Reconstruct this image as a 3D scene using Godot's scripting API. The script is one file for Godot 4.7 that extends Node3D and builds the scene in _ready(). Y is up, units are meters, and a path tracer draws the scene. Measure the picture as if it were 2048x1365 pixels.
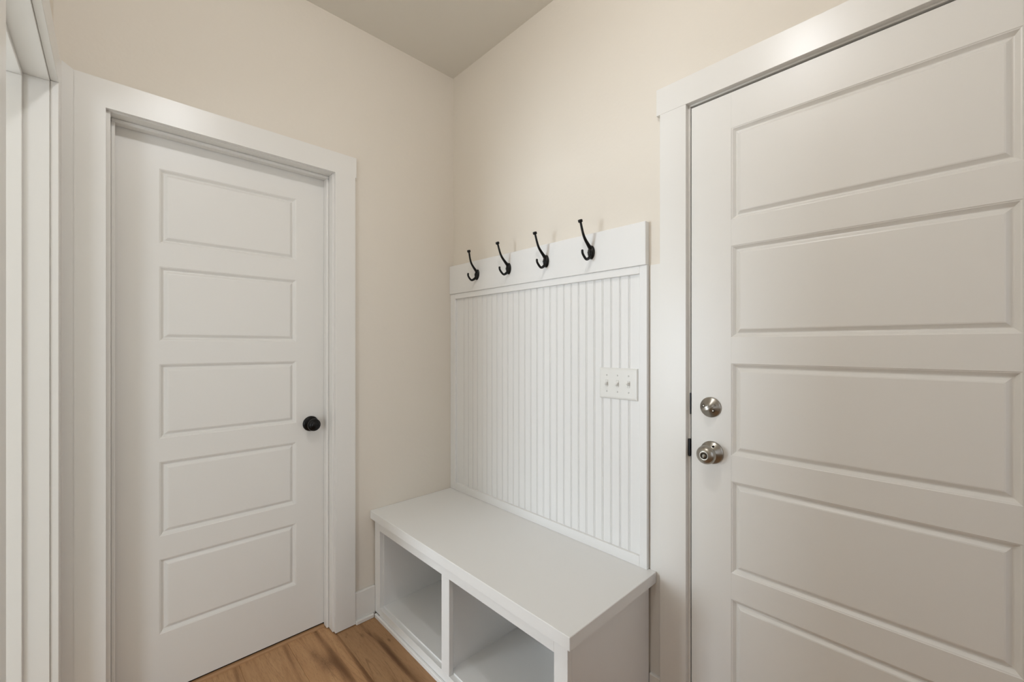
extends Node3D

# Mudroom corner. y up, metres. The corner of the back wall (z = 0) and the right wall (x = 0) stands on the origin;
# the room lies at x < 0, z > 0.

var M := {}
var taken := {}

const W_L := -1.496      # face of the left wall
const CEIL := 2.759
const Z_FRONT := 3.2     # wall behind the camera

func _ready() -> void:
	# ---- camera -------------------------------------------------------------------------------------------
	var cam := Camera3D.new()
	cam.name = "camera"
	cam.projection = Camera3D.PROJECTION_FRUSTUM
	cam.keep_aspect = Camera3D.KEEP_HEIGHT
	cam.near = 0.02
	cam.far = 50.0
	cam.size = 0.02 * 1365.0 / 837.5
	cam.frustum_offset = Vector2(0.0, 0.02 * 9.9 / 837.5)
	add_child(cam)
	cam.position = Vector3(-1.363, 1.280, 1.902)
	cam.rotation_degrees = Vector3(0.0, -43.61, 0.0)
	cam.current = true

	# ---- sky, exposure ------------------------------------------------------------------------------------
	var env := Environment.new()
	env.background_mode = Environment.BG_SKY
	var sky := Sky.new()
	var sm := ProceduralSkyMaterial.new()
	sm.sky_top_color = Color(0.62, 0.74, 0.92)
	sm.sky_horizon_color = Color(0.86, 0.9, 0.95)
	sm.ground_bottom_color = Color(0.42, 0.42, 0.4)
	sm.ground_horizon_color = Color(0.7, 0.7, 0.68)
	sky.sky_material = sm
	env.sky = sky
	env.background_energy_multiplier = 0.6
	env.tonemap_mode = Environment.TONE_MAPPER_LINEAR
	env.tonemap_exposure = 1.085
	env.sdfgi_enabled = true
	env.ssao_enabled = true
	env.ssil_enabled = true
	var we := WorldEnvironment.new()
	we.name = "environment"
	we.environment = env
	add_child(we)

	# unseen window light of the next room, lights the bench and right wall
	var unseen_win := AreaLight3D.new()
	unseen_win.name = "unseen_window_daylight"
	unseen_win.area_size = Vector2(1.6, 2.0)
	unseen_win.light_color = Color(0.9, 0.952, 1.0)
	unseen_win.light_energy = 16.0
	unseen_win.shadow_enabled = true
	add_child(unseen_win)
	unseen_win.position = Vector3(-6.86, 1.1, -1.0)
	unseen_win.rotation_degrees = Vector3(0, -90, 0)
	# added fill light behind the camera, lifts the bench end and back wall
	var rear_fill := AreaLight3D.new()
	rear_fill.name = "added_rear_fill"
	rear_fill.area_size = Vector2(1.1, 1.3)
	rear_fill.light_color = Color(0.97, 0.98, 1.0)
	rear_fill.light_energy = 0.34
	rear_fill.shadow_enabled = true
	add_child(rear_fill)
	rear_fill.position = Vector3(-0.75, 1.5, Z_FRONT - 0.06)
	# unseen light in the next room, placed to light jambs and interior door
	var unseen_far_win := AreaLight3D.new()
	unseen_far_win.name = "unseen_far_daylight"
	unseen_far_win.area_size = Vector2(1.4, 1.8)
	unseen_far_win.light_color = Color(0.905, 0.947, 1.0)
	unseen_far_win.light_energy = 4.9
	unseen_far_win.shadow_enabled = true
	add_child(unseen_far_win)
	unseen_far_win.position = Vector3(-4.6, 1.25, Z_FRONT - 0.06)

	materials()
	shell()
	floor_planks()
	trims()
	doors()
	bench()
	beadboard()
	hooks()
	switch_plate()
	unseen_ceiling_light(Vector3(-1.10, CEIL, 1.42))


# ---------------------------------------------------------------------------------------------------- helpers
func tag(o: Node, label: String, category: String, group := "", kind := "") -> void:
	o.set_meta("label", label)
	o.set_meta("category", category)
	if group != "":
		o.set_meta("group", group)
	if kind != "":
		o.set_meta("kind", kind)

func numbered(called: String) -> String:
	var n: int = taken.get(called, 0)
	taken[called] = n + 1
	return called if n == 0 else "%s_%03d" % [called, n]

func root_node(called: String, at := Vector3.ZERO) -> Node3D:
	var o := Node3D.new()
	o.name = numbered(called)
	add_child(o, true)
	o.position = at
	return o

func part(called: String, mesh: Mesh, m: Material, parent: Node) -> MeshInstance3D:
	var o := MeshInstance3D.new()
	var n := 0
	var nm := called
	while parent.has_node(nm):
		n += 1
		nm = "%s_%03d" % [called, n]
	o.name = nm
	o.mesh = mesh
	o.material_override = m
	parent.add_child(o, true)
	return o

func begin() -> SurfaceTool:
	var st := SurfaceTool.new()
	st.begin(Mesh.PRIMITIVE_TRIANGLES)
	st.set_smooth_group(-1)
	return st

func done(st: SurfaceTool) -> ArrayMesh:
	st.generate_normals()
	return st.commit()

# triangle with its front (clockwise) towards «out»
func tri(st: SurfaceTool, a: Vector3, b: Vector3, c: Vector3, out: Vector3) -> void:
	if (b - a).cross(c - a).dot(out) > 0.0:
		st.add_vertex(a); st.add_vertex(c); st.add_vertex(b)
	else:
		st.add_vertex(a); st.add_vertex(b); st.add_vertex(c)

func quad(st: SurfaceTool, a: Vector3, b: Vector3, c: Vector3, d: Vector3, out: Vector3) -> void:
	tri(st, a, b, c, out)
	tri(st, a, c, d, out)

# box from lo to hi with chamfered edges
func bx(st: SurfaceTool, lo: Vector3, hi: Vector3, bev := 0.0) -> void:
	var c := (lo + hi) * 0.5
	var h := (hi - lo).abs() * 0.5
	var e := minf(bev, minf(h.x, minf(h.y, h.z)) * 0.45)
	if e <= 0.0:
		for ax in 3:
			for s in [-1.0, 1.0]:
				var n := Vector3.ZERO; n[ax] = s
				var u := Vector3.ZERO; u[(ax + 1) % 3] = h[(ax + 1) % 3]
				var v := Vector3.ZERO; v[(ax + 2) % 3] = h[(ax + 2) % 3]
				var o: Vector3 = c + n * h[ax]
				quad(st, o - u - v, o + u - v, o + u + v, o - u + v, n)
		return
	var g := h - Vector3(e, e, e)
	for ax in 3:
		var a1 := (ax + 1) % 3
		var a2 := (ax + 2) % 3
		for s in [-1.0, 1.0]:
			var n := Vector3.ZERO; n[ax] = s
			var u := Vector3.ZERO; u[a1] = g[a1]
			var v := Vector3.ZERO; v[a2] = g[a2]
			var o: Vector3 = c + n * h[ax]
			quad(st, o - u - v, o + u - v, o + u + v, o - u + v, n)
			for t in [-1.0, 1.0]:       # edge between face (ax, s) and face (a1, t), running along a2
				var p := Vector3.ZERO; p[ax] = s * h[ax]; p[a1] = t * g[a1]
				var q := Vector3.ZERO; q[ax] = s * g[ax]; q[a1] = t * h[a1]
				var out := Vector3.ZERO; out[ax] = s; out[a1] = t
				quad(st, c + p - v, c + q - v, c + q + v, c + p + v, out)
	for sx in [-1.0, 1.0]:
		for sy in [-1.0, 1.0]:
			for sz in [-1.0, 1.0]:
				tri(st, c + Vector3(sx * h.x, sy * g.y, sz * g.z), c + Vector3(sx * g.x, sy * h.y, sz * g.z), c + Vector3(sx * g.x, sy * g.y, sz * h.z), Vector3(sx, sy, sz))

func box(lo: Vector3, hi: Vector3, bev := 0.0015) -> ArrayMesh:
	var st := begin()
	bx(st, lo, hi, bev)
	return done(st)

# lathe round the local z axis: profile of Vector2(radius, z)
func lathe(st: SurfaceTool, prof: Array, at := Vector3.ZERO, seg := 40, squash := Vector2.ONE) -> void:
	for i in prof.size() - 1:
		var p: Vector2 = prof[i]
		var q: Vector2 = prof[i + 1]
		var nz := p.x - q.x
		var nr := q.y - p.y
		for k in seg:
			var a := TAU * k / seg
			var b := TAU * (k + 1) / seg
			var da := Vector3(cos(a) * squash.x, sin(a) * squash.y, 0)
			var db := Vector3(cos(b) * squash.x, sin(b) * squash.y, 0)
			var out := (da + db) * 0.5 * nr + Vector3(0, 0, nz)
			var A := at + da * p.x + Vector3(0, 0, p.y)
			var B := at + db * p.x + Vector3(0, 0, p.y)
			var C := at + db * q.x + Vector3(0, 0, q.y)
			var D := at + da * q.x + Vector3(0, 0, q.y)
			if p.x > 1e-6:
				tri(st, A, B, C, out)
			if q.x > 1e-6:
				tri(st, A, C, D, out)

func lathed(prof: Array, at := Vector3.ZERO, seg := 40, squash := Vector2.ONE, smooth := true) -> ArrayMesh:
	var st := begin()
	st.set_smooth_group(0 if smooth else -1)
	lathe(st, prof, at, seg, squash)
	return done(st)

# tube along points with (ra, rb) radii per point: ra along «side», rb across
func tube(st: SurfaceTool, pts: Array, rad: Array, side: Vector3, seg := 14) -> void:
	var rings := []
	for i in pts.size():
		var t: Vector3 = (pts[mini(i + 1, pts.size() - 1)] - pts[maxi(i - 1, 0)]).normalized()
		var nrm := t.cross(side).normalized()
		var ring := []
		for k in seg:
			var a := TAU * k / seg
			ring.append(pts[i] + side * cos(a) * rad[i].x + nrm * sin(a) * rad[i].y)
		rings.append(ring)
	for i in rings.size() - 1:
		for k in seg:
			var j := (k + 1) % seg
			var mid: Vector3 = (rings[i][k] + rings[i][j] + rings[i + 1][k] + rings[i + 1][j]) * 0.25
			quad(st, rings[i][k], rings[i][j], rings[i + 1][j], rings[i + 1][k], mid - (pts[i] + pts[i + 1]) * 0.5)
	for e in [0, rings.size() - 1]:
		var o: Vector3 = pts[e] - pts[1 if e == 0 else e - 1]
		for k in seg:
			tri(st, pts[e], rings[e][k], rings[e][(k + 1) % seg], o)


# -------------------------------------------------------------------------------------------------- materials
func paint(c: Color, rough: float, spec := 0.5) -> StandardMaterial3D:
	var m := StandardMaterial3D.new()
	m.albedo_color = c
	m.roughness = rough
	m.metallic_specular = spec
	return m

func metal(c: Color, rough: float) -> StandardMaterial3D:
	var m := paint(c, rough)
	m.metallic = 1.0
	return m

func bumpy(m: StandardMaterial3D, freq: float, size_per_m: float, height: float, sd: int) -> void:
	var n := FastNoiseLite.new()
	n.seed = sd
	n.noise_type = FastNoiseLite.TYPE_SIMPLEX_SMOOTH
	n.frequency = freq
	n.fractal_octaves = 3
	var t := NoiseTexture2D.new()
	t.width = 256
	t.height = 256
	t.seamless = true
	t.noise = n
	m.heightmap_enabled = true
	m.heightmap_texture = t
	m.heightmap_scale = height
	m.uv1_triplanar = true
	m.uv1_world_triplanar = true
	m.uv1_scale = Vector3.ONE * size_per_m

func materials() -> void:
	M.wall = paint(Color(0.916, 0.884, 0.835), 0.62, 0.4)
	bumpy(M.wall, 0.06, 3.0, 0.03, 4)
	M.ceiling = paint(Color(0.925, 0.905, 0.865), 0.8, 0.3)
	M.trim = paint(Color(0.93, 0.918, 0.896), 0.3)
	M.door = paint(Color(0.93, 0.918, 0.896), 0.36)
	bumpy(M.door, 0.05, 5.0, 0.006, 9)
	M.bench = paint(Color(0.945, 0.94, 0.93), 0.36)
	M.plastic = paint(Color(0.93, 0.925, 0.905), 0.3)
	M.screw = paint(Color(0.8, 0.79, 0.76), 0.4)
	M.slot = paint(Color(0.2, 0.19, 0.18), 0.6)
	M.black = paint(Color(0.035, 0.03, 0.028), 0.34, 0.5)
	M.black.metallic = 0.35
	M.bronze = paint(Color(0.05, 0.04, 0.036), 0.3, 0.5)
	M.bronze.metallic = 0.5
	M.nickel = metal(Color(0.66, 0.645, 0.615), 0.3)
	M.nickel_dark = metal(Color(0.3, 0.28, 0.25), 0.35)
	M.dark = paint(Color(0.06, 0.055, 0.05), 0.7)
	M.unseen_pale_floor = paint(Color(0.86, 0.845, 0.82), 0.95, 0.1)  # floor out of view, kept pale to bounce light onto soffit and cubbies
	M.strip = paint(Color(0.70, 0.54, 0.385), 0.45)
	M.glow = paint(Color(0.9, 0.88, 0.84), 0.5)
	M.glow.emission_enabled = true
	M.glow.emission = Color(1.0, 0.9, 0.76)
	M.glow.emission_energy_multiplier = 2.0
	M.glass = paint(Color(0.95, 0.98, 1.0, 0.08), 0.02)
	M.glass.transparency = BaseMaterial3D.TRANSPARENCY_ALPHA


# a wood-grain picture of a plank, u across (0.178 m), v along; knots: Vector4(u metres, v metres, size, darkness)
func wood(sd: int, length: float, knots: Array, tone: float) -> StandardMaterial3D:
	var w := 192
	var h := 1024
	var im := Image.create(w, h, false, Image.FORMAT_RGB8)
	var n := FastNoiseLite.new()
	n.seed = sd
	n.frequency = 1.0
	n.fractal_octaves = 2
	var light := Color(0.80, 0.635, 0.465)
	var mid := Color(0.70, 0.53, 0.37)
	var dark := Color(0.44, 0.305, 0.195)
	for y in h:
		var v := length * y / h
		for x in w:
			var u := 0.178 * x / w
			# distortion of the grain round the knots
			var uu := u
			var kd := 0.0
			for k in knots:
				var du: float = u - k.x
				var dv: float = (v - k.y) * 0.38
				var r := sqrt(du * du + dv * dv)
				uu += du / (r + 0.004) * k.z * 0.9 * exp(-r / (k.z * 1.6))
				kd += k.w * exp(-pow(r / k.z, 2.0) * 1.3) * (0.7 + 0.3 * n.get_noise_2d(u * 160.0, v * 50.0))
			var warp := n.get_noise_2d(uu * 9.0, v * 1.1) * 1.3
			var rings := sin((uu * 95.0 + warp * 7.0 + n.get_noise_2d(uu * 30.0, v * 2.5) * 2.2))
			var broad := n.get_noise_2d(uu * 16.0 + 50.0, v * 1.3 + 7.0)
			var fine := n.get_noise_2d(uu * 420.0, v * 9.0)
			var pores := maxf(0.0, n.get_noise_2d(uu * 700.0 + 31.0, v * 14.0) - 0.32)
			var t := clampf(0.45 + 0.42 * broad + 0.20 * rings * (0.6 + n.get_noise_2d(u * 12.0, v * 0.8 + 90.0)) + 0.22 * fine, 0.0, 1.0)
			var c := mid.lerp(light, t)
			var lines := maxf(0.0, sin(uu * 210.0 + warp * 15.0) - 0.86) * 3.0 * maxf(0.0, n.get_noise_2d(uu * 14.0 + 7.0, v * 2.0) + 0.25)
			c = c.lerp(dark, clampf(kd + pores * 1.0 + lines + maxf(0.0, -broad - 0.2) * 1.5, 0.0, 0.92))
			im.set_pixel(x, y, c * tone)
	var m := StandardMaterial3D.new()
	m.albedo_texture = ImageTexture.create_from_image(im)
	m.roughness = 0.46
	m.metallic_specular = 0.4
	return m


# ------------------------------------------------------------------------------------------------------ shell
func structure(called: String, mesh: Mesh, m: Material, label: String, category: String) -> MeshInstance3D:
	var o := part(called, mesh, m, self)
	tag(o, label, category, "", "structure")
	return o

func boxes(list: Array, bev := 0.0) -> ArrayMesh:
	var st := begin()
	for b in list:
		bx(st, b[0], b[1], bev)
	return done(st)

func shell() -> void:
	# back wall, with the opening of the interior door
	structure("wall_back", boxes([
		[Vector3(W_L, -0.02, -0.116), Vector3(-1.387, CEIL, 0)],
		[Vector3(-0.637, -0.02, -0.116), Vector3(0.0, CEIL, 0)],
		[Vector3(-1.387, 2.0665, -0.116), Vector3(-0.637, CEIL, 0)]]), M.wall,
		"warm off-white painted wall around the narrow white door with the black knob", "wall")
	# right wall, with the opening of the entry door
	structure("wall_right", boxes([
		[Vector3(0, -0.02, -0.116), Vector3(0.14, CEIL, 1.2925)],
		[Vector3(0, -0.02, 2.1505), Vector3(0.14, CEIL, Z_FRONT)],
		[Vector3(0, 2.078, 1.2925), Vector3(0.14, CEIL, 2.1505)]]), M.wall,
		"warm off-white painted wall carrying the coat hooks and the wide entry door", "wall")
	# left wall, with the doorway to the next room
	structure("wall_left", boxes([
		[Vector3(W_L - 0.116, -0.02, -2.6), Vector3(W_L, CEIL, 0.082)],
		[Vector3(W_L - 0.116, -0.02, 0.946), Vector3(W_L, CEIL, Z_FRONT)],
		[Vector3(W_L - 0.116, 2.0665, 0.082), Vector3(W_L, CEIL, 0.946)]]), M.wall,
		"off-white wall at the far left holding the open doorway", "wall")
	structure("wall_front", boxes([
		[Vector3(-7.1, -0.02, Z_FRONT), Vector3(-5.35, CEIL, Z_FRONT + 0.116)],
		[Vector3(-5.35, -0.02, Z_FRONT), Vector3(-3.85, 0.3, Z_FRONT + 0.116)],
		[Vector3(-5.35, 2.2, Z_FRONT), Vector3(-3.85, CEIL, Z_FRONT + 0.116)],
		[Vector3(-3.85, -0.02, Z_FRONT), Vector3(-1.3, CEIL, Z_FRONT + 0.116)],
		[Vector3(-0.2, -0.02, Z_FRONT), Vector3(0.14, CEIL, Z_FRONT + 0.116)],
		[Vector3(-1.3, -0.02, Z_FRONT), Vector3(-0.2, 0.85, Z_FRONT + 0.116)],
		[Vector3(-1.3, 2.15, Z_FRONT), Vector3(-0.2, CEIL, Z_FRONT + 0.116)]]), M.wall,
		"off-white wall behind the viewer, facing the interior door", "wall")
	structure("ceiling", boxes([[Vector3(-7.1, CEIL, -2.6), Vector3(1.0, CEIL + 0.12, Z_FRONT + 0.116)]]), M.ceiling,
		"flat warm white ceiling over the whole room", "ceiling")
	# next room, out of view, its depth set by the light it sends
	structure("wall_unseen_outer", boxes([
		[Vector3(-7.1, -0.02, -2.6), Vector3(-6.96, CEIL, -1.85)],
		[Vector3(-7.1, -0.02, -0.15), Vector3(-6.96, CEIL, Z_FRONT)],
		[Vector3(-7.1, -0.02, -1.85), Vector3(-6.96, 0.05, -0.15)],
		[Vector3(-7.1, 2.15, -1.85), Vector3(-6.96, CEIL, -0.15)]]), M.wall,
		"unseen off-white window wall of the next room beyond the left doorway", "wall")
	structure("wall_unseen_end", boxes([[Vector3(-7.1, -0.02, -2.716), Vector3(0.14, CEIL, -2.6)]]), M.wall,  # out of view, closes the next room and closet
		"unseen off-white end wall closing the next room and the closet", "wall")
	structure("wall_unseen_closet", boxes([[Vector3(0.0, -0.02, -2.6), Vector3(0.14, CEIL, -0.116)]]), M.wall,  # out of view, closes off the sky behind the interior door
		"unseen off-white side wall behind the interior door, keeps out the sky", "wall")
	structure("wall_unseen_backing", boxes([  # out of view, closes off the sky behind the entry door
		[Vector3(0.9, -0.02, 0.9), Vector3(1.0, CEIL, 2.6)],
		[Vector3(0.14, -0.02, 0.8), Vector3(1.0, CEIL, 0.9)],
		[Vector3(0.14, -0.02, 2.6), Vector3(1.0, CEIL, 2.7)]]), M.wall,
		"unseen plain walls behind the wide entry door, keep out the sky", "wall")
	window("window_1", Vector3(-7.03, 0.05, -1.0), 0.0, "unseen white framed window of the next room, one upright mullion", 1.7, 2.1)  # out of view, stands where light on the bench comes from
	window("window_2", Vector3(-0.75, 0.85, Z_FRONT + 0.06), PI / 2, "added white framed window behind the viewer, for the fill light")  # added to carry the fill light
	window("window_3", Vector3(-4.6, 0.3, Z_FRONT + 0.06), PI / 2, "unseen white framed window at the far end of the next room", 1.5, 1.9)  # out of view, placed to light the left jamb and interior door

func window(called: String, at: Vector3, turn: float, label: String, w := 1.1, h := 1.3) -> void:
	var o := root_node(called, at)
	o.rotation.y = turn
	tag(o, label, "window", "", "structure")
	var e := w / 2 - 0.025
	for z in [-e, 0.0, e]:
		part("frame", box(Vector3(-0.03, 0, z - 0.025), Vector3(0.03, h, z + 0.025)), M.trim, o)
	for z in [-e + 0.025, 0.025]:
		for y in [0.0, h - 0.05]:
			part("frame", box(Vector3(-0.03, y, z), Vector3(0.03, y + 0.05, z + e - 0.05)), M.trim, o)
		part("pane", box(Vector3(-0.003, 0.05, z), Vector3(0.003, h - 0.05, z + e - 0.05), 0.0), M.glass, o)


func floor_planks() -> void:
	var f := root_node("floor")
	tag(f, "brown wood-look plank floor with knots running along the bench", "floor", "", "structure")
	part("subfloor", box(Vector3(-7.1, -0.12, -2.716), Vector3(1.0, -0.02, Z_FRONT + 0.116), 0.0), M.dark, f)  # near-black; its colour also gives the shade under the interior door
	part("underlay", box(Vector3(W_L, -0.02, -0.06), Vector3(0.0, -0.009, Z_FRONT), 0.0), M.dark, f)
	var mats := []
	for i in 5:
		mats.append(wood(11 + i * 7, 1.22, [Vector4(0.06 + 0.02 * i, 0.9 - 0.13 * i, 0.012, 0.5)], 0.97 + 0.015 * (i % 3)))
	# two planks that show: the knots where the photograph has them
	var shown := {
		"2": wood(101, 1.22, [Vector4(0.060, 0.155, 0.018, 0.55), Vector4(0.078, 0.235, 0.026, 0.75)], 1.02),
		"3": wood(77, 1.22, [Vector4(0.075, 0.175, 0.007, 0.6), Vector4(0.148, 0.285, 0.005, 0.9)], 0.92)}
	var rng := RandomNumberGenerator.new()
	rng.seed = 5
	var edges := [-1.496, -1.354, -1.176, -0.998, -0.820, -0.642, -0.464, -0.286, -0.108, 0.0]
	for c in edges.size() - 1:
		var z := -0.071
		var first := true
		var L: float = [0.75, 1.22, 0.5, 1.05, 1.22, 1.22, 0.6, 0.9, 1.22][c]
		while z < Z_FRONT - 0.01:
			var z1 := minf(z + L, Z_FRONT)
			var m: Material = mats[rng.randi() % 5]
			if first and c == 4: m = shown["2"]
			if first and c == 5: m = shown["3"]
			if first and c == 3: m = mats[1]
			part("plank", plank(edges[c], edges[c + 1], z, z1), m, f)
			z = z1
			L = 1.22
			first = false
	# doorway floor, and an unseen pale floor next door that bounces light up
	part("doorway_floor", plank(W_L - 0.116, W_L, 0.1, 0.928, 0.0), mats[0], f)
	part("unseen_pale_floor", plank(-6.96, W_L - 0.116, -2.6, Z_FRONT, 0.0), M.unseen_pale_floor, f)

func plank(x0: float, x1: float, z0: float, z1: float, bev := 0.0014) -> ArrayMesh:
	var st := begin()
	var b := bev
	var P := func(x, y, z): 
		st.set_uv(Vector2((x - x0) / 0.178, (z - z0) / 1.22))
		st.add_vertex(Vector3(x, y, z))
	var Q := func(a: Vector3, bb: Vector3, c: Vector3, d: Vector3):
		for v in [a, bb, c, a, c, d]: P.call(v.x, v.y, v.z)
	var lo := -0.009
	# clockwise seen from outside
	Q.call(Vector3(x0 + b, 0, z0 + b), Vector3(x1 - b, 0, z0 + b), Vector3(x1 - b, 0, z1 - b), Vector3(x0 + b, 0, z1 - b))
	Q.call(Vector3(x0, -b, z0), Vector3(x0 + b, 0, z0 + b), Vector3(x0 + b, 0, z1 - b), Vector3(x0, -b, z1))
	Q.call(Vector3(x1 - b, 0, z0 + b), Vector3(x1, -b, z0), Vector3(x1, -b, z1), Vector3(x1 - b, 0, z1 - b))
	Q.call(Vector3(x0, -b, z0), Vector3(x1, -b, z0), Vector3(x1 - b, 0, z0 + b), Vector3(x0 + b, 0, z0 + b))
	Q.call(Vector3(x0 + b, 0, z1 - b), Vector3(x1 - b, 0, z1 - b), Vector3(x1, -b, z1), Vector3(x0, -b, z1))
	Q.call(Vector3(x0, lo, z0), Vector3(x0, -b, z0), Vector3(x0, -b, z1), Vector3(x0, lo, z1))
	Q.call(Vector3(x1, -b, z0), Vector3(x1, lo, z0), Vector3(x1, lo, z1), Vector3(x1, -b, z1))
	Q.call(Vector3(x1, lo, z0), Vector3(x1, -b, z0), Vector3(x0, -b, z0), Vector3(x0, lo, z0))
	Q.call(Vector3(x0, lo, z1), Vector3(x0, -b, z1), Vector3(x1, -b, z1), Vector3(x1, lo, z1))
	st.generate_normals()
	return st.commit()


# ------------------------------------------------------------------------------------------------------ trims
func trims() -> void:
	# interior door frame on the back wall
	var t := root_node("trim_1")
	tag(t, "white flat casing and jamb around the narrow interior door", "door trim", "", "structure")
	part("side_casing", box(Vector3(-1.4513, 0.0, 0.0), Vector3(-1.380, 2.0507, 0.0184), 0.0), M.trim, t)
	part("side_casing", box(Vector3(-0.649, 0.004, 0.0), Vector3(-0.5595, 2.0507, 0.0184), 0.0), M.trim, t)
	part("head_casing", box(Vector3(-1.4513, 2.0507, 0.0), Vector3(-0.5545, 2.141, 0.0184), 0.0), M.trim, t)
	part("scribe_strip", scribe(), M.trim, t)
	part("jamb", box(Vector3(-1.387, 0, -0.116), Vector3(-1.369, 2.0485, 0.0), 0.001), M.trim, t)
	part("jamb", box(Vector3(-0.655, 0.003, -0.116), Vector3(-0.637, 2.0485, 0.0), 0.001), M.trim, t)
	part("head_jamb", box(Vector3(-1.387, 2.0485, -0.116), Vector3(-0.637, 2.0665, 0.0), 0.001), M.trim, t)
	part("stop", box(Vector3(-1.369, 0, -0.0795), Vector3(-1.358, 2.0368, -0.043), 0.003), M.trim, t)
	part("stop", box(Vector3(-0.665, 0.004, -0.0795), Vector3(-0.655, 2.0368, -0.043), 0.003), M.trim, t)
	part("head_stop", box(Vector3(-1.369, 2.0368, -0.0795), Vector3(-0.655, 2.0485, -0.043), 0.003), M.trim, t)
	# entry door frame on the right wall
	t = root_node("trim_2")
	tag(t, "white flat casing and jamb around the wide entry door", "door trim", "", "structure")
	part("side_casing", box(Vector3(-0.018, 0, 1.2183), Vector3(0, 2.0648, 1.3073), 0.0006), M.trim, t)
	part("side_casing", box(Vector3(-0.018, 0, 2.1355), Vector3(0, 2.0648, 2.2245), 0.0006), M.trim, t)
	part("head_casing", box(Vector3(-0.0184, 2.0648, 1.2055), Vector3(0, 2.1535, 2.2375), 0.0006), M.trim, t)
	part("filler_strip", box(Vector3(-0.004, 0.1427, 1.1762), Vector3(0, 1.5625, 1.2183), 0.0), M.trim, t)
	part("jamb", box(Vector3(0, 0, 1.2925), Vector3(0.14, 2.060, 1.3145), 0.001), M.trim, t)
	part("jamb", box(Vector3(0, 0, 2.1285), Vector3(0.14, 2.060, 2.1505), 0.001), M.trim, t)
	part("head_jamb", box(Vector3(0, 2.060, 1.2925), Vector3(0.14, 2.078, 2.1505), 0.001), M.trim, t)
	part("stop", box(Vector3(0.046, 0, 1.3145), Vector3(0.14, 2.060, 1.3265), 0.001), M.dark, t)
	part("stop", box(Vector3(0.046, 0, 2.1165), Vector3(0.14, 2.060, 2.1285), 0.001), M.dark, t)
	part("head_stop", box(Vector3(0.046, 2.046, 1.3265), Vector3(0.14, 2.060, 2.1165), 0.001), M.dark, t)
	var sp := part("strike_plate", box(Vector3(-0.0045, 0.921, 1.3085), Vector3(0.004, 0.978, 1.3165), 0.0015), M.bronze, t)
	sp.set_meta("label", "dark latch strike plate on the jamb edge")
	part("strike_plate", box(Vector3(-0.002, 1.058, 1.3130), Vector3(0.004, 1.127, 1.3168), 0.001), M.bronze, t)
	# doorway in the left wall
	t = root_node("trim_3")
	tag(t, "white casing, jamb and stop of the open doorway at the far left", "door trim", "", "structure")
	part("side_casing", box(Vector3(W_L, 0, 0.014), Vector3(W_L + 0.018, 2.0535, 0.095)), M.trim, t)
	part("side_casing", box(Vector3(W_L, 0, 0.933), Vector3(W_L + 0.018, 2.0535, 1.023)), M.trim, t)
	part("head_casing", box(Vector3(W_L, 2.0535, 0.014), Vector3(W_L + 0.018, 2.1435, 1.023)), M.trim, t)
	part("jamb", box(Vector3(W_L - 0.116, 0, 0.082), Vector3(W_L, 2.0485, 0.1), 0.001), M.trim, t)
	part("jamb", box(Vector3(W_L - 0.116, 0, 0.928), Vector3(W_L, 2.0485, 0.946), 0.001), M.trim, t)
	part("head_jamb", box(Vector3(W_L - 0.116, 2.0485, 0.082), Vector3(W_L, 2.0665, 0.946), 0.001), M.trim, t)
	part("stop", box(Vector3(W_L - 0.09, 0, 0.1), Vector3(W_L - 0.051, 2.0375, 0.111), 0.0015), M.trim, t)
	part("stop", box(Vector3(W_L - 0.09, 0, 0.917), Vector3(W_L - 0.051, 2.0375, 0.928), 0.0015), M.trim, t)
	part("head_stop", box(Vector3(W_L - 0.09, 2.0375, 0.1), Vector3(W_L - 0.051, 2.0485, 0.928), 0.0015), M.trim, t)
	# baseboards
	var b := root_node("baseboard_back")
	tag(b, "short white baseboard between the interior door casing and the bench", "baseboard", "", "structure")
	part("board", box(Vector3(-0.5595, 0, 0), Vector3(-0.4606, 0.1425, 0.014), 0.002), M.trim, b)
	part("shoe_moulding", box(Vector3(-0.558, 0, 0.014), Vector3(-0.4712, 0.019, 0.0275), 0.005), M.trim, b)
	b = root_node("baseboard_right")
	tag(b, "sliver of white baseboard between the bench end and the entry door casing", "baseboard", "", "structure")
	part("board", box(Vector3(-0.014, 0, 1.1762), Vector3(0, 0.1425, 1.2178), 0.002), M.trim, b)
	# threshold strip under the interior door
	var s := part("threshold_strip", threshold(), M.strip, self)
	tag(s, "brown wood reducer strip on the floor along the interior door", "threshold")

# filler between the two casings in the corner, its top cut on a slope
func scribe() -> ArrayMesh:
	var st := begin()
	var a := W_L + 0.018
	var b := -1.4513
	var f := 0.0168
	quad(st, Vector3(a, 0, f), Vector3(b, 0, f), Vector3(b, 2.141, f), Vector3(a, 2.159, f), Vector3(0, 0, 1))
	quad(st, Vector3(a, 2.159, 0), Vector3(b, 2.141, 0), Vector3(b, 2.141, f), Vector3(a, 2.159, f), Vector3(0, 1, 0))
	quad(st, Vector3(b, 0, 0), Vector3(b, 0, f), Vector3(b, 2.141, f), Vector3(b, 2.141, 0), Vector3(1, 0, 0))
	quad(st, Vector3(a, 0, 0), Vector3(a, 0, f), Vector3(a, 2.159, f), Vector3(a, 2.159, 0), Vector3(-1, 0, 0))
	return done(st)

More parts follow.
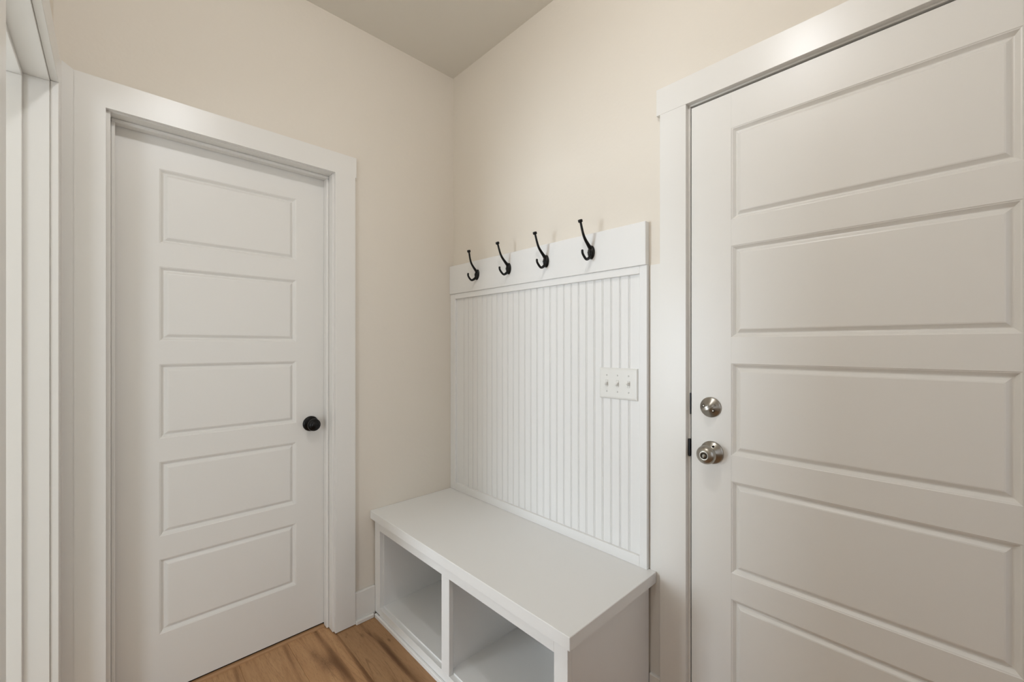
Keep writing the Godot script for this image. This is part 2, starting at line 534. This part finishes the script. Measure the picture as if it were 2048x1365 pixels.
func threshold() -> ArrayMesh:
	var st := begin()
	var prof := [Vector2(-0.0860, -0.009), Vector2(-0.0860, 0.008), Vector2(-0.076, 0.0085), Vector2(-0.071, 0.0078), Vector2(-0.067, 0.005), Vector2(-0.0655, 0.0002), Vector2(-0.0655, -0.0002)]
	var x0 := -1.3575
	var x1 := -0.6655
	for i in prof.size() - 1:
		var p: Vector2 = prof[i]
		var q: Vector2 = prof[i + 1]
		quad(st, Vector3(x0, p.y, p.x), Vector3(x1, p.y, p.x), Vector3(x1, q.y, q.x), Vector3(x0, q.y, q.x), Vector3(0, q.x - p.x, p.y - q.y))
	return done(st)


# ------------------------------------------------------------------------------------------------------ doors
# a moulded door of five panels; local: x across 0..w, y up 0..h, face at z = 0, thickness behind
func panel_mesh(x0: float, y0: float, x1: float, y1: float) -> ArrayMesh:
	var st := begin()
	var prof := [Vector2(0, 0), Vector2(0.0015, 0.0012), Vector2(0.0035, 0.0018), Vector2(0.0108, 0.0100), Vector2(0.0126, 0.0106), Vector2(0.0146, 0.0100), Vector2(0.0232, 0.0024), Vector2(0.0262, 0.0016)]
	for i in prof.size() - 1:
		var p: Vector2 = prof[i]
		var q: Vector2 = prof[i + 1]
		var a := [Vector3(x0 + p.x, y0 + p.x, -p.y), Vector3(x1 - p.x, y0 + p.x, -p.y), Vector3(x1 - p.x, y1 - p.x, -p.y), Vector3(x0 + p.x, y1 - p.x, -p.y)]
		var b := [Vector3(x0 + q.x, y0 + q.x, -q.y), Vector3(x1 - q.x, y0 + q.x, -q.y), Vector3(x1 - q.x, y1 - q.x, -q.y), Vector3(x0 + q.x, y1 - q.x, -q.y)]
		for k in 4:
			quad(st, a[k], a[(k + 1) % 4], b[(k + 1) % 4], b[k], Vector3(0, 0, 1))
	var e: Vector2 = prof[-1]
	quad(st, Vector3(x0 + e.x, y0 + e.x, -e.y), Vector3(x1 - e.x, y0 + e.x, -e.y), Vector3(x1 - e.x, y1 - e.x, -e.y), Vector3(x0 + e.x, y1 - e.x, -e.y), Vector3(0, 0, 1))
	# back of the panel
	quad(st, Vector3(x0, y0, -0.03), Vector3(x1, y0, -0.03), Vector3(x1, y1, -0.03), Vector3(x0, y1, -0.03), Vector3(0, 0, -1))
	return done(st)

func slab(lo: Vector3, hi: Vector3) -> ArrayMesh:
	return box(lo, hi, 0.0)

func doors() -> void:
	# interior door: visible part between the stops; leaf runs a little behind them
	var y0 := 0.0148
	var x0 := -1.366
	var x1 := -0.658
	var bot := 0.2313
	var pitch := 0.3555
	var ph := 0.2715
	var pan := []
	for k in 5:
		pan.append(Vector2(bot + k * pitch - y0, bot + k * pitch + ph - y0))
	var margin_l := -1.2415 - x0
	var d := root_node("door_1", Vector3(x0, y0, -0.081))
	tag(d, "narrow white five-panel interior door with a round black knob", "door", "", "structure")
	var w := x1 - x0
	var h := 2.0465 - y0
	var pr := -0.7815 - x0
	part("stile", slab(Vector3(0, 0, -0.035), Vector3(margin_l, h, 0)), M.door, d)
	part("stile", slab(Vector3(pr, 0, -0.035), Vector3(w, h, 0)), M.door, d)
	var y := 0.0
	for p in pan:
		part("rail", slab(Vector3(margin_l, y, -0.035), Vector3(pr, p.x, 0)), M.door, d)
		part("panel", panel_mesh(margin_l, p.x, pr, p.y), M.door, d)
		y = p.y
	part("rail", slab(Vector3(margin_l, y, -0.035), Vector3(pr, h, 0)), M.door, d)
	# black knob
	var kat := Vector3(-0.7215 - x0, 0.932 - y0, 0)
	var rose := part("rosette", lathed([Vector2(0.0335, 0), Vector2(0.0335, 0.003), Vector2(0.0315, 0.006), Vector2(0.026, 0.0085), Vector2(0.017, 0.0095), Vector2(0.0135, 0.011), Vector2(0, 0.011)]), M.bronze, d)
	rose.position = kat
	rose.set_meta("label", "round black knob rosette")
	var knob := part("knob", lathed([Vector2(0.0125, 0.009), Vector2(0.0115, 0.022), Vector2(0.0125, 0.029), Vector2(0.0185, 0.033), Vector2(0.0255, 0.0385), Vector2(0.0272, 0.0435), Vector2(0.0264, 0.049), Vector2(0.0238, 0.0515), Vector2(0.0228, 0.0508), Vector2(0.0215, 0.0525), Vector2(0.0165, 0.0585), Vector2(0.0150, 0.0582), Vector2(0.0138, 0.0596), Vector2(0.008, 0.0622), Vector2(0, 0.063)]), M.bronze, rose)
	knob.set_meta("label", "round black knob with turned rings")

	# entry door, flush with the jamb
	y0 = 0.012
	bot = 0.2297
	pitch = 0.35875
	ph = 0.2795
	w = 0.8065
	h = 2.0525 - y0
	d = root_node("door_2", Vector3(0.0, y0, 1.3185))
	tag(d, "wide white five-panel entry door with satin nickel deadbolt and knob", "door", "", "structure")
	d.rotation.y = -PI / 2
	var mg := 0.1205
	part("stile", slab(Vector3(0, 0, -0.044), Vector3(mg - 0.0002, h, 0)), M.door, d)
	part("stile", slab(Vector3(w - mg + 0.0002, 0, -0.044), Vector3(w, h, 0)), M.door, d)
	y = 0.0
	for k in 5:
		var a := bot + k * pitch - y0
		part("rail", slab(Vector3(mg, y, -0.044), Vector3(w - mg, a, 0)), M.door, d)
		part("panel", panel_mesh(mg, a, w - mg, a + ph), M.door, d)
		y = a + ph
	part("rail", slab(Vector3(mg, y, -0.044), Vector3(w - mg, h, 0)), M.door, d)
	# deadbolt
	var bolt := part("deadbolt", lathed([Vector2(0.0318, 0), Vector2(0.0318, 0.004), Vector2(0.0308, 0.0055), Vector2(0.0290, 0.0068), Vector2(0.0135, 0.0165), Vector2(0.0125, 0.0175), Vector2(0, 0.0178)], Vector3.ZERO, 48), M.nickel, d)
	bolt.position = Vector3(1.3790 - 1.3185, 1.0872 - y0, 0)
	bolt.set_meta("label", "satin nickel deadbolt rosette")
	var turn := part("thumb_turn", thumb_turn(), M.nickel, bolt)
	turn.position = Vector3(0.0, 0.0, 0.0165)
	turn.rotation.z = deg_to_rad(26.0)
	turn.scale = Vector3(0.86, 1.0, 1.0)
	for p in [Vector3(-0.0165, 0.0045, 0.0135), Vector3(0.0125, -0.0085, 0.0145)]:
		var ring := part("screw", lathed([Vector2(0.0052, -0.002), Vector2(0.0052, 0.0012), Vector2(0.0036, 0.0014), Vector2(0.0034, 0.0004), Vector2(0, 0.0004)], Vector3.ZERO, 20), M.nickel_dark, bolt)
		ring.position = p
		part("screw_head", lathed([Vector2(0.0033, -0.001), Vector2(0.0033, 0.0012), Vector2(0.0024, 0.0022), Vector2(0.0009, 0.0024), Vector2(0, 0.0016)], Vector3.ZERO, 20), M.nickel, bolt).position = p
	# knob
	var kr := part("knob_rosette", lathed([Vector2(0.0355, 0), Vector2(0.0355, 0.003), Vector2(0.0345, 0.0048), Vector2(0.0325, 0.0062), Vector2(0.0160, 0.0195), Vector2(0.0150, 0.0205), Vector2(0, 0.0205)], Vector3.ZERO, 48), M.nickel, d)
	kr.position = Vector3(1.3825 - 1.3185, 0.9455 - y0, 0)
	kr.set_meta("label", "satin nickel conical knob rosette")
	part("knob", lathed([Vector2(0.0130, 0.018), Vector2(0.0128, 0.030), Vector2(0.0165, 0.0315), Vector2(0.0235, 0.0345), Vector2(0.0275, 0.0395), Vector2(0.0287, 0.0450), Vector2(0.0277, 0.0510), Vector2(0.0245, 0.0565), Vector2(0.0195, 0.0608), Vector2(0.0140, 0.0634), Vector2(0.0088, 0.0645), Vector2(0.0083, 0.0612), Vector2(0, 0.0612)], Vector3.ZERO, 48), M.nickel, kr)
	part("lock_ring", lathed([Vector2(0.0090, 0.0640), Vector2(0.0090, 0.0650), Vector2(0.0076, 0.0650), Vector2(0.0075, 0.0622), Vector2(0.0055, 0.0620)], Vector3.ZERO, 28), M.nickel_dark, kr)
	part("lock_button", lathed([Vector2(0.0060, 0.0612), Vector2(0.0060, 0.0640), Vector2(0.0052, 0.0648), Vector2(0, 0.0650)], Vector3.ZERO, 24), M.nickel, kr)
	part("button_bar", box(Vector3(-0.0011, -0.0050, 0.0648), Vector3(0.0011, 0.0050, 0.0668), 0.0005), M.nickel, kr)
	var hole := part("pin_hole", lathed([Vector2(0.0034, -0.004), Vector2(0.0034, 0.0006), Vector2(0.0024, 0.0008), Vector2(0, 0.0002)], Vector3.ZERO, 16), M.dark, kr)
	hole.position = Vector3(0.0085, 0.0215, 0.0150)

func thumb_turn() -> ArrayMesh:
	# flat blade on a small hub
	var st := begin()
	var n := 18
	for k in n:
		var a0 := -0.025 + 0.05 * k / n
		var a1 := -0.025 + 0.05 * (k + 1) / n
		var top := func(a: float) -> float: return 0.0045 + 0.0135 * sqrt(maxf(0.0, 1.0 - pow(a / 0.0258, 2.0)))
		var t := func(a: float) -> float: return 0.0030 + 0.0024 * (1.0 - absf(a) / 0.025)
		var h0: float = top.call(a0)
		var h1: float = top.call(a1)
		var t0: float = t.call(a0)
		var t1: float = t.call(a1)
		quad(st, Vector3(a0, t0, -0.0105), Vector3(a1, t1, -0.0105), Vector3(a1, t1, h1), Vector3(a0, t0, h0), Vector3(0, 1, 0))
		quad(st, Vector3(a0, -t0, -0.0105), Vector3(a1, -t1, -0.0105), Vector3(a1, -t1, h1), Vector3(a0, -t0, h0), Vector3(0, -1, 0))
		quad(st, Vector3(a0, -t0, h0), Vector3(a0, t0, h0), Vector3(a1, t1, h1), Vector3(a1, -t1, h1), Vector3(0, 0, 1))
	for s in [-1.0, 1.0]:
		var a: float = 0.025 * s
		quad(st, Vector3(a, -0.0030, -0.0105), Vector3(a, 0.0030, -0.0105), Vector3(a, 0.0030, 0.0078), Vector3(a, -0.0030, 0.0078), Vector3(s, 0, 0))
	lathe(st, [Vector2(0.0085, -0.001), Vector2(0.0085, 0.003), Vector2(0.006, 0.0055), Vector2(0, 0.006)], Vector3.ZERO, 24)
	return done(st)


# ------------------------------------------------------------------------------------------------------ bench
func bench() -> void:
	var b := root_node("storage_bench", Vector3(0, 0, 0))
	tag(b, "white built-in bench with two open cubbies below the coat hooks", "bench")
	var f := -0.4606       # face of the face frame
	var i := -0.4416       # its back
	part("bench_top", box(Vector3(-0.4805, 0.4615, 0.0008), Vector3(-0.0042, 0.500, 1.1988), 0.0015), M.bench, b)
	# face frame
	part("stile", box(Vector3(f, 0.019, 0.0090), Vector3(i, 0.4615, 0.0590), 0.0008), M.bench, b)
	part("stile", box(Vector3(f, 0.0511, 0.5663), Vector3(i, 0.4126, 0.6163), 0.0008), M.bench, b)
	part("stile", box(Vector3(f, 0.0, 1.1263), Vector3(i, 0.4615, 1.1757), 0.0008), M.bench, b)
	part("rail", box(Vector3(f, 0.4126, 0.0590), Vector3(i, 0.4615, 1.1263), 0.0008), M.bench, b)
	part("rail", box(Vector3(f, 0.0, 0.0590), Vector3(i, 0.0511, 1.1263), 0.0008), M.bench, b)
	part("shoe_moulding", box(Vector3(-0.4715, 0.0, 0.0278), Vector3(f, 0.019, 1.1757), 0.0035), M.bench, b)
	# carcase
	part("side_panel", box(Vector3(i, 0.0, 0.0145), Vector3(-0.0005, 0.4615, 0.0640), 0.0), M.bench, b)
	part("divider", box(Vector3(i, 0.0, 0.5818), Vector3(-0.0125, 0.4615, 0.6008), 0.0), M.bench, b)
	part("side_panel", box(Vector3(i, 0.0, 1.1567), Vector3(-0.0145, 0.4615, 1.1757), 0.0), M.bench, b)
	part("cubby_floor", box(Vector3(i, 0.0393, 0.0640), Vector3(-0.0125, 0.0583, 0.5818), 0.0), M.bench, b)
	part("cubby_floor", box(Vector3(i, 0.0393, 0.6008), Vector3(-0.0125, 0.0583, 1.1567), 0.0), M.bench, b)
	part("back_panel", box(Vector3(-0.0125, 0.0, 0.0640), Vector3(-0.0005, 0.4615, 1.1567), 0.0), M.bench, b)


func beadboard() -> void:
	var b := root_node("beadboard_panel", Vector3(0, 0, 0))
	tag(b, "white framed beadboard wall panel with upright beads above the bench", "wall panel")
	var y0 := 0.5379
	var y1 := 1.5349
	var fx := -0.0195
	part("backing", box(Vector3(-0.0035, 0.5002, 0.0008), Vector3(-0.0002, 1.5628, 1.1700), 0.0), M.bench, b)
	part("frame_rail", box(Vector3(fx, 0.5001, 0.0444), Vector3(-0.0035, y0, 1.1429), 0.0012), M.bench, b)
	part("frame_rail", box(Vector3(fx, y1, 0.0444), Vector3(-0.0035, 1.5628, 1.1429), 0.0012), M.bench, b)
	part("frame_stile", box(Vector3(fx, 0.5001, 0.0008), Vector3(-0.0035, 1.5628, 0.0444), 0.0012), M.bench, b)
	part("frame_stile", box(Vector3(fx, 0.5001, 1.1429), Vector3(-0.0035, 1.5628, 1.1714), 0.0012), M.bench, b)
	var pitch := 0.0379
	var first := 1.0989 - 27 * pitch
	var full := slat(0.0, pitch, y0, y1)
	# the narrow board at the corner end, whole boards, then the last one against the frame
	part("slat", slat(pitch - (first + pitch - 0.0444), pitch, y0, y1), M.bench, b).position.z = first
	for k in range(1, 27):
		part("slat", full, M.bench, b).position.z = first + k * pitch
	part("slat", slat(0.0, 1.1429 - 1.0989, y0, y1, false), M.bench, b).position.z = 1.0989

# one board of the beadboard, flat with a bead along its far edge
func slat(z0: float, z1: float, y0: float, y1: float, bead := true) -> ArrayMesh:
	var st := begin()
	var fx := -0.0085
	var pr := []
	var g := fx + 0.0021
	if z0 == 0.0:
		pr += [Vector2(0, g), Vector2(0.0003, g), Vector2(0.0008, fx)]
	else:
		pr += [Vector2(z0, fx)]
	if bead:
		pr += [Vector2(z1 - 0.0067, fx), Vector2(z1 - 0.0062, g), Vector2(z1 - 0.0054, g), Vector2(z1 - 0.0049, fx + 0.0004), Vector2(z1 - 0.0038, fx), Vector2(z1 - 0.0020, fx), Vector2(z1 - 0.0010, fx + 0.0004), Vector2(z1 - 0.0005, g), Vector2(z1, g)]
	else:
		pr += [Vector2(z1, fx)]
	for i in pr.size() - 1:
		var p: Vector2 = pr[i]
		var q: Vector2 = pr[i + 1]
		quad(st, Vector3(p.y, y0, p.x), Vector3(q.y, y0, q.x), Vector3(q.y, y1, q.x), Vector3(p.y, y1, p.x), Vector3(-1, 0, 0))
	return done(st)


# ------------------------------------------------------------------------------------------------------ hooks
func hooks() -> void:
	var r := part("hook_rail", box(Vector3(-0.0255, 1.5628, 0.0008), Vector3(-0.0002, 1.7150, 1.1695), 0.0015), M.bench, self)
	tag(r, "wide white board along the wall that carries the four coat hooks", "rail")
	var said := [
		"black double coat hook nearest the room corner, first on the rail",
		"black double coat hook second from the room corner",
		"black double coat hook third from the room corner, left neighbour of the last",
		"black double coat hook nearest the entry door, last on the rail"]
	var proto := coat_hook()
	for k in 4:
		var o: Node3D = proto
		if k > 0:
			o = proto.duplicate()
			o.name = numbered("coat_hook")
			add_child(o, true)
		o.position = Vector3(-0.0255, 1.641, 0.2432 + 0.2333 * k)
		o.rotation.x = [0.2, 0.0, 0.0, 0.0][k]      # the one in the corner is screwed on at a slant
		tag(o, said[k], "coat hook", "black coat hooks on the white rail")

# local: the wall behind at x = 0, the hook reaches to -x
func coat_hook() -> Node3D:
	var o := root_node("coat_hook")
	var side := Vector3(0, 0, 1)
	# base: an oval boss with a raised rib
	var st := begin()
	st.set_smooth_group(0)
	var rings := [Vector2(1.0, 0.0), Vector2(1.0, 0.003), Vector2(0.93, 0.0055), Vector2(0.75, 0.0085), Vector2(0.45, 0.0108), Vector2(0.0, 0.0118)]
	var seg := 32
	for i in rings.size() - 1:
		var p: Vector2 = rings[i]
		var q: Vector2 = rings[i + 1]
		for k in seg:
			var a := TAU * k / seg
			var b := TAU * (k + 1) / seg
			var A := Vector3(-p.y, sin(a) * 0.0265 * p.x, cos(a) * 0.0158 * p.x)
			var B := Vector3(-p.y, sin(b) * 0.0265 * p.x, cos(b) * 0.0158 * p.x)
			var C := Vector3(-q.y, sin(b) * 0.0265 * q.x, cos(b) * 0.0158 * q.x)
			var D := Vector3(-q.y, sin(a) * 0.0265 * q.x, cos(a) * 0.0158 * q.x)
			var out := A + B + C + D + Vector3(-0.001, 0, 0)
			tri(st, A, B, C, out)
			if i < rings.size() - 2:
				tri(st, A, C, D, out)
	part("base_plate", done(st), M.black, o)
	st = begin()
	st.set_smooth_group(0)
	tube(st, [Vector3(-0.0085, 0.020, 0), Vector3(-0.0125, 0.008, 0), Vector3(-0.0130, -0.006, 0), Vector3(-0.0095, -0.021, 0)], [Vector2(0.0035, 0.0022), Vector2(0.0045, 0.003), Vector2(0.0045, 0.003), Vector2(0.0035, 0.0022)], side)
	part("rib", done(st), M.black, o)
	for s in [-1.0, 1.0]:
		var sc := part("screw", lathed([Vector2(0.0034, -0.002), Vector2(0.0034, 0.0008), Vector2(0.0022, 0.0016), Vector2(0, 0.0018)], Vector3.ZERO, 14), M.black, o)
		sc.position = Vector3(-0.0088, 0.0, 0.0092 * s)
		sc.rotation.y = -PI / 2
	# upper prong
	var cv := Curve3D.new()
	cv.add_point(Vector3(-0.0040, 0.0120, 0), Vector3.ZERO, Vector3(-0.0080, 0.0110, 0))
	cv.add_point(Vector3(-0.0470, 0.0520, 0), Vector3(0.0120, -0.0130, 0), Vector3(-0.0140, 0.0150, 0))
	cv.add_point(Vector3(-0.0690, 0.1030, 0), Vector3(0.0030, -0.0200, 0), Vector3.ZERO)
	var pts := []
	var rad := []
	var n := 22
	for k in n + 1:
		var t := float(k) / n
		pts.append(cv.sample_baked(cv.get_baked_length() * t, true))
		var w := 0.0046 + 0.0058 * pow(1.0 - t, 2.6)
		rad.append(Vector2(w, 0.0040 + 0.0035 * pow(1.0 - t, 3.0)))
	st = begin()
	st.set_smooth_group(0)
	tube(st, pts, rad, side)
	var prong := part("upper_prong", done(st), M.black, o)
	var cap := part("cap", lathed([Vector2(0.0, -0.0015), Vector2(0.0068, -0.001), Vector2(0.0086, 0.001), Vector2(0.0088, 0.0075), Vector2(0.0078, 0.0098), Vector2(0.004, 0.0108), Vector2(0, 0.011)], Vector3.ZERO, 24), M.black, prong)
	cap.position = pts[n]
	var dirn: Vector3 = (pts[n] - pts[n - 1]).normalized()
	cap.basis = Basis(Quaternion(Vector3(0, 0, 1), dirn))
	# lower hook
	cv = Curve3D.new()
	cv.add_point(Vector3(-0.0060, -0.0150, 0), Vector3.ZERO, Vector3(-0.0040, -0.0110, 0))
	cv.add_point(Vector3(-0.0320, -0.0305, 0), Vector3(0.0130, 0.0, 0), Vector3(-0.0120, 0.0, 0))
	cv.add_point(Vector3(-0.0555, -0.0130, 0), Vector3(0.0022, -0.0105, 0), Vector3(-0.0016, 0.0070, 0))
	cv.add_point(Vector3(-0.0585, 0.0030, 0), Vector3(0.0010, -0.0060, 0), Vector3.ZERO)
	pts = []
	rad = []
	n = 24
	for k in n + 1:
		var t := float(k) / n
		pts.append(cv.sample_baked(cv.get_baked_length() * t, true))
		var w := 0.0046 + 0.0030 * pow(1.0 - t, 3.0)
		if t > 0.93:
			w *= sqrt(maxf(0.04, 1.0 - pow((t - 0.93) / 0.072, 2.0)))
		rad.append(Vector2(w, w))
	st = begin()
	st.set_smooth_group(0)
	tube(st, pts, rad, side)
	part("lower_prong", done(st), M.black, o)
	return o


# ----------------------------------------------------------------------------------------------- switch plate
func switch_plate() -> void:
	# local: plate face towards -x
	var o := root_node("light_switch", Vector3(-0.0085, 1.1405, 1.0515))
	tag(o, "white three-gang toggle switch plate on the beadboard beside the entry door", "light switch")
	var st := begin()
	var hw := 0.0808
	var hh := 0.0578
	var prof := [Vector2(0, 0), Vector2(0, 0.0018), Vector2(0.0012, 0.0038), Vector2(0.0040, 0.0058), Vector2(0.0085, 0.0066)]
	for i in prof.size() - 1:
		var p: Vector2 = prof[i]
		var q: Vector2 = prof[i + 1]
		var a := [Vector3(-p.y, -hh + p.x, -hw + p.x), Vector3(-p.y, -hh + p.x, hw - p.x), Vector3(-p.y, hh - p.x, hw - p.x), Vector3(-p.y, hh - p.x, -hw + p.x)]
		var b := [Vector3(-q.y, -hh + q.x, -hw + q.x), Vector3(-q.y, -hh + q.x, hw - q.x), Vector3(-q.y, hh - q.x, hw - q.x), Vector3(-q.y, hh - q.x, -hw + q.x)]
		for k in 4:
			var mid: Vector3 = a[k] + a[(k + 1) % 4] + b[k] + b[(k + 1) % 4]
			quad(st, a[k], a[(k + 1) % 4], b[(k + 1) % 4], b[k], mid + Vector3(-0.03, 0, 0))
	var e := 0.0085
	quad(st, Vector3(-0.0066, -hh + e, -hw + e), Vector3(-0.0066, -hh + e, hw - e), Vector3(-0.0066, hh - e, hw - e), Vector3(-0.0066, hh - e, -hw + e), Vector3(-1, 0, 0))
	part("plate", done(st), M.plastic, o)
	for k in 3:
		var z := -0.0460 + 0.0460 * k
		part("toggle_slot", box(Vector3(-0.0072, -0.0122, z - 0.0054), Vector3(-0.0064, 0.0122, z + 0.0054), 0.0003), M.screw, o)
		part("toggle_bed", box(Vector3(-0.0075, -0.0112, z - 0.0044), Vector3(-0.0068, 0.0112, z + 0.0044), 0.0002), M.plastic, o)
		var up := 1.0 if k == 2 else -1.0
		var tg := part("toggle", toggle_mesh(), M.plastic, o)
		tg.position = Vector3(-0.0066, 0.0, z)
		tg.rotation.z = up * -0.42
		for s in [-1.0, 1.0]:
			var sc := part("screw", lathed([Vector2(0.0033, 0), Vector2(0.0033, 0.0004), Vector2(0.0026, 0.0010), Vector2(0, 0.0012)], Vector3.ZERO, 16), M.plastic, o)
			sc.position = Vector3(-0.0066, 0.0302 * s, z)
			sc.rotation.y = -PI / 2
			part("slot", box(Vector3(-0.0004, -0.0026, 0.0), Vector3(0.0004, 0.0026, 0.0014), 0.0), M.slot, sc)

func toggle_mesh() -> ArrayMesh:
	var st := begin()
	var a := [Vector3(0, -0.0055, -0.0040), Vector3(0, -0.0055, 0.0040), Vector3(0, 0.0055, 0.0040), Vector3(0, 0.0055, -0.0040)]
	var b := [Vector3(-0.0125, -0.0032, -0.0032), Vector3(-0.0125, -0.0032, 0.0032), Vector3(-0.0125, 0.0032, 0.0032), Vector3(-0.0125, 0.0032, -0.0032)]
	var c := [Vector3(-0.0138, -0.0022, -0.0022), Vector3(-0.0138, -0.0022, 0.0022), Vector3(-0.0138, 0.0022, 0.0022), Vector3(-0.0138, 0.0022, -0.0022)]
	for pair in [[a, b], [b, c]]:
		for k in 4:
			var j := (k + 1) % 4
			var mid: Vector3 = pair[0][k] + pair[0][j] + pair[1][k] + pair[1][j]
			mid.x = 0
			quad(st, pair[0][k], pair[0][j], pair[1][j], pair[1][k], mid + Vector3(-0.002, 0, 0))
	quad(st, c[0], c[1], c[2], c[3], Vector3(-1, 0, 0))
	return done(st)


# ---------------------------------------------------------------------------------------------- unseen ceiling light
func unseen_ceiling_light(at: Vector3) -> void:  # lamp out of view, placed to light the upper walls and ceiling
	var o := root_node("unseen_ceiling_light", at)
	tag(o, "round flush white ceiling light, out of view, lights the upper walls", "ceiling light")
	var base := part("rim", lathed([Vector2(0.15, 0), Vector2(0.15, 0.018), Vector2(0.142, 0.026), Vector2(0.132, 0.026), Vector2(0.132, 0.012)], Vector3.ZERO, 48), M.trim, o)
	base.rotation.x = PI / 2
	var df := part("diffuser", lathed([Vector2(0.1315, 0.014), Vector2(0.130, 0.035), Vector2(0.118, 0.062), Vector2(0.09, 0.086), Vector2(0.05, 0.1), Vector2(0, 0.104)], Vector3.ZERO, 48), M.glow, o)
	df.rotation.x = PI / 2
	var l := OmniLight3D.new()
	l.name = "lamp"
	l.light_size = 0.05
	l.omni_range = 12.0
	l.omni_attenuation = 2.0
	l.light_color = Color(0.975, 0.986, 1.0)
	l.light_energy = 0.40
	l.shadow_enabled = true
	o.add_child(l)
	l.position = Vector3(0, -0.06, 0)
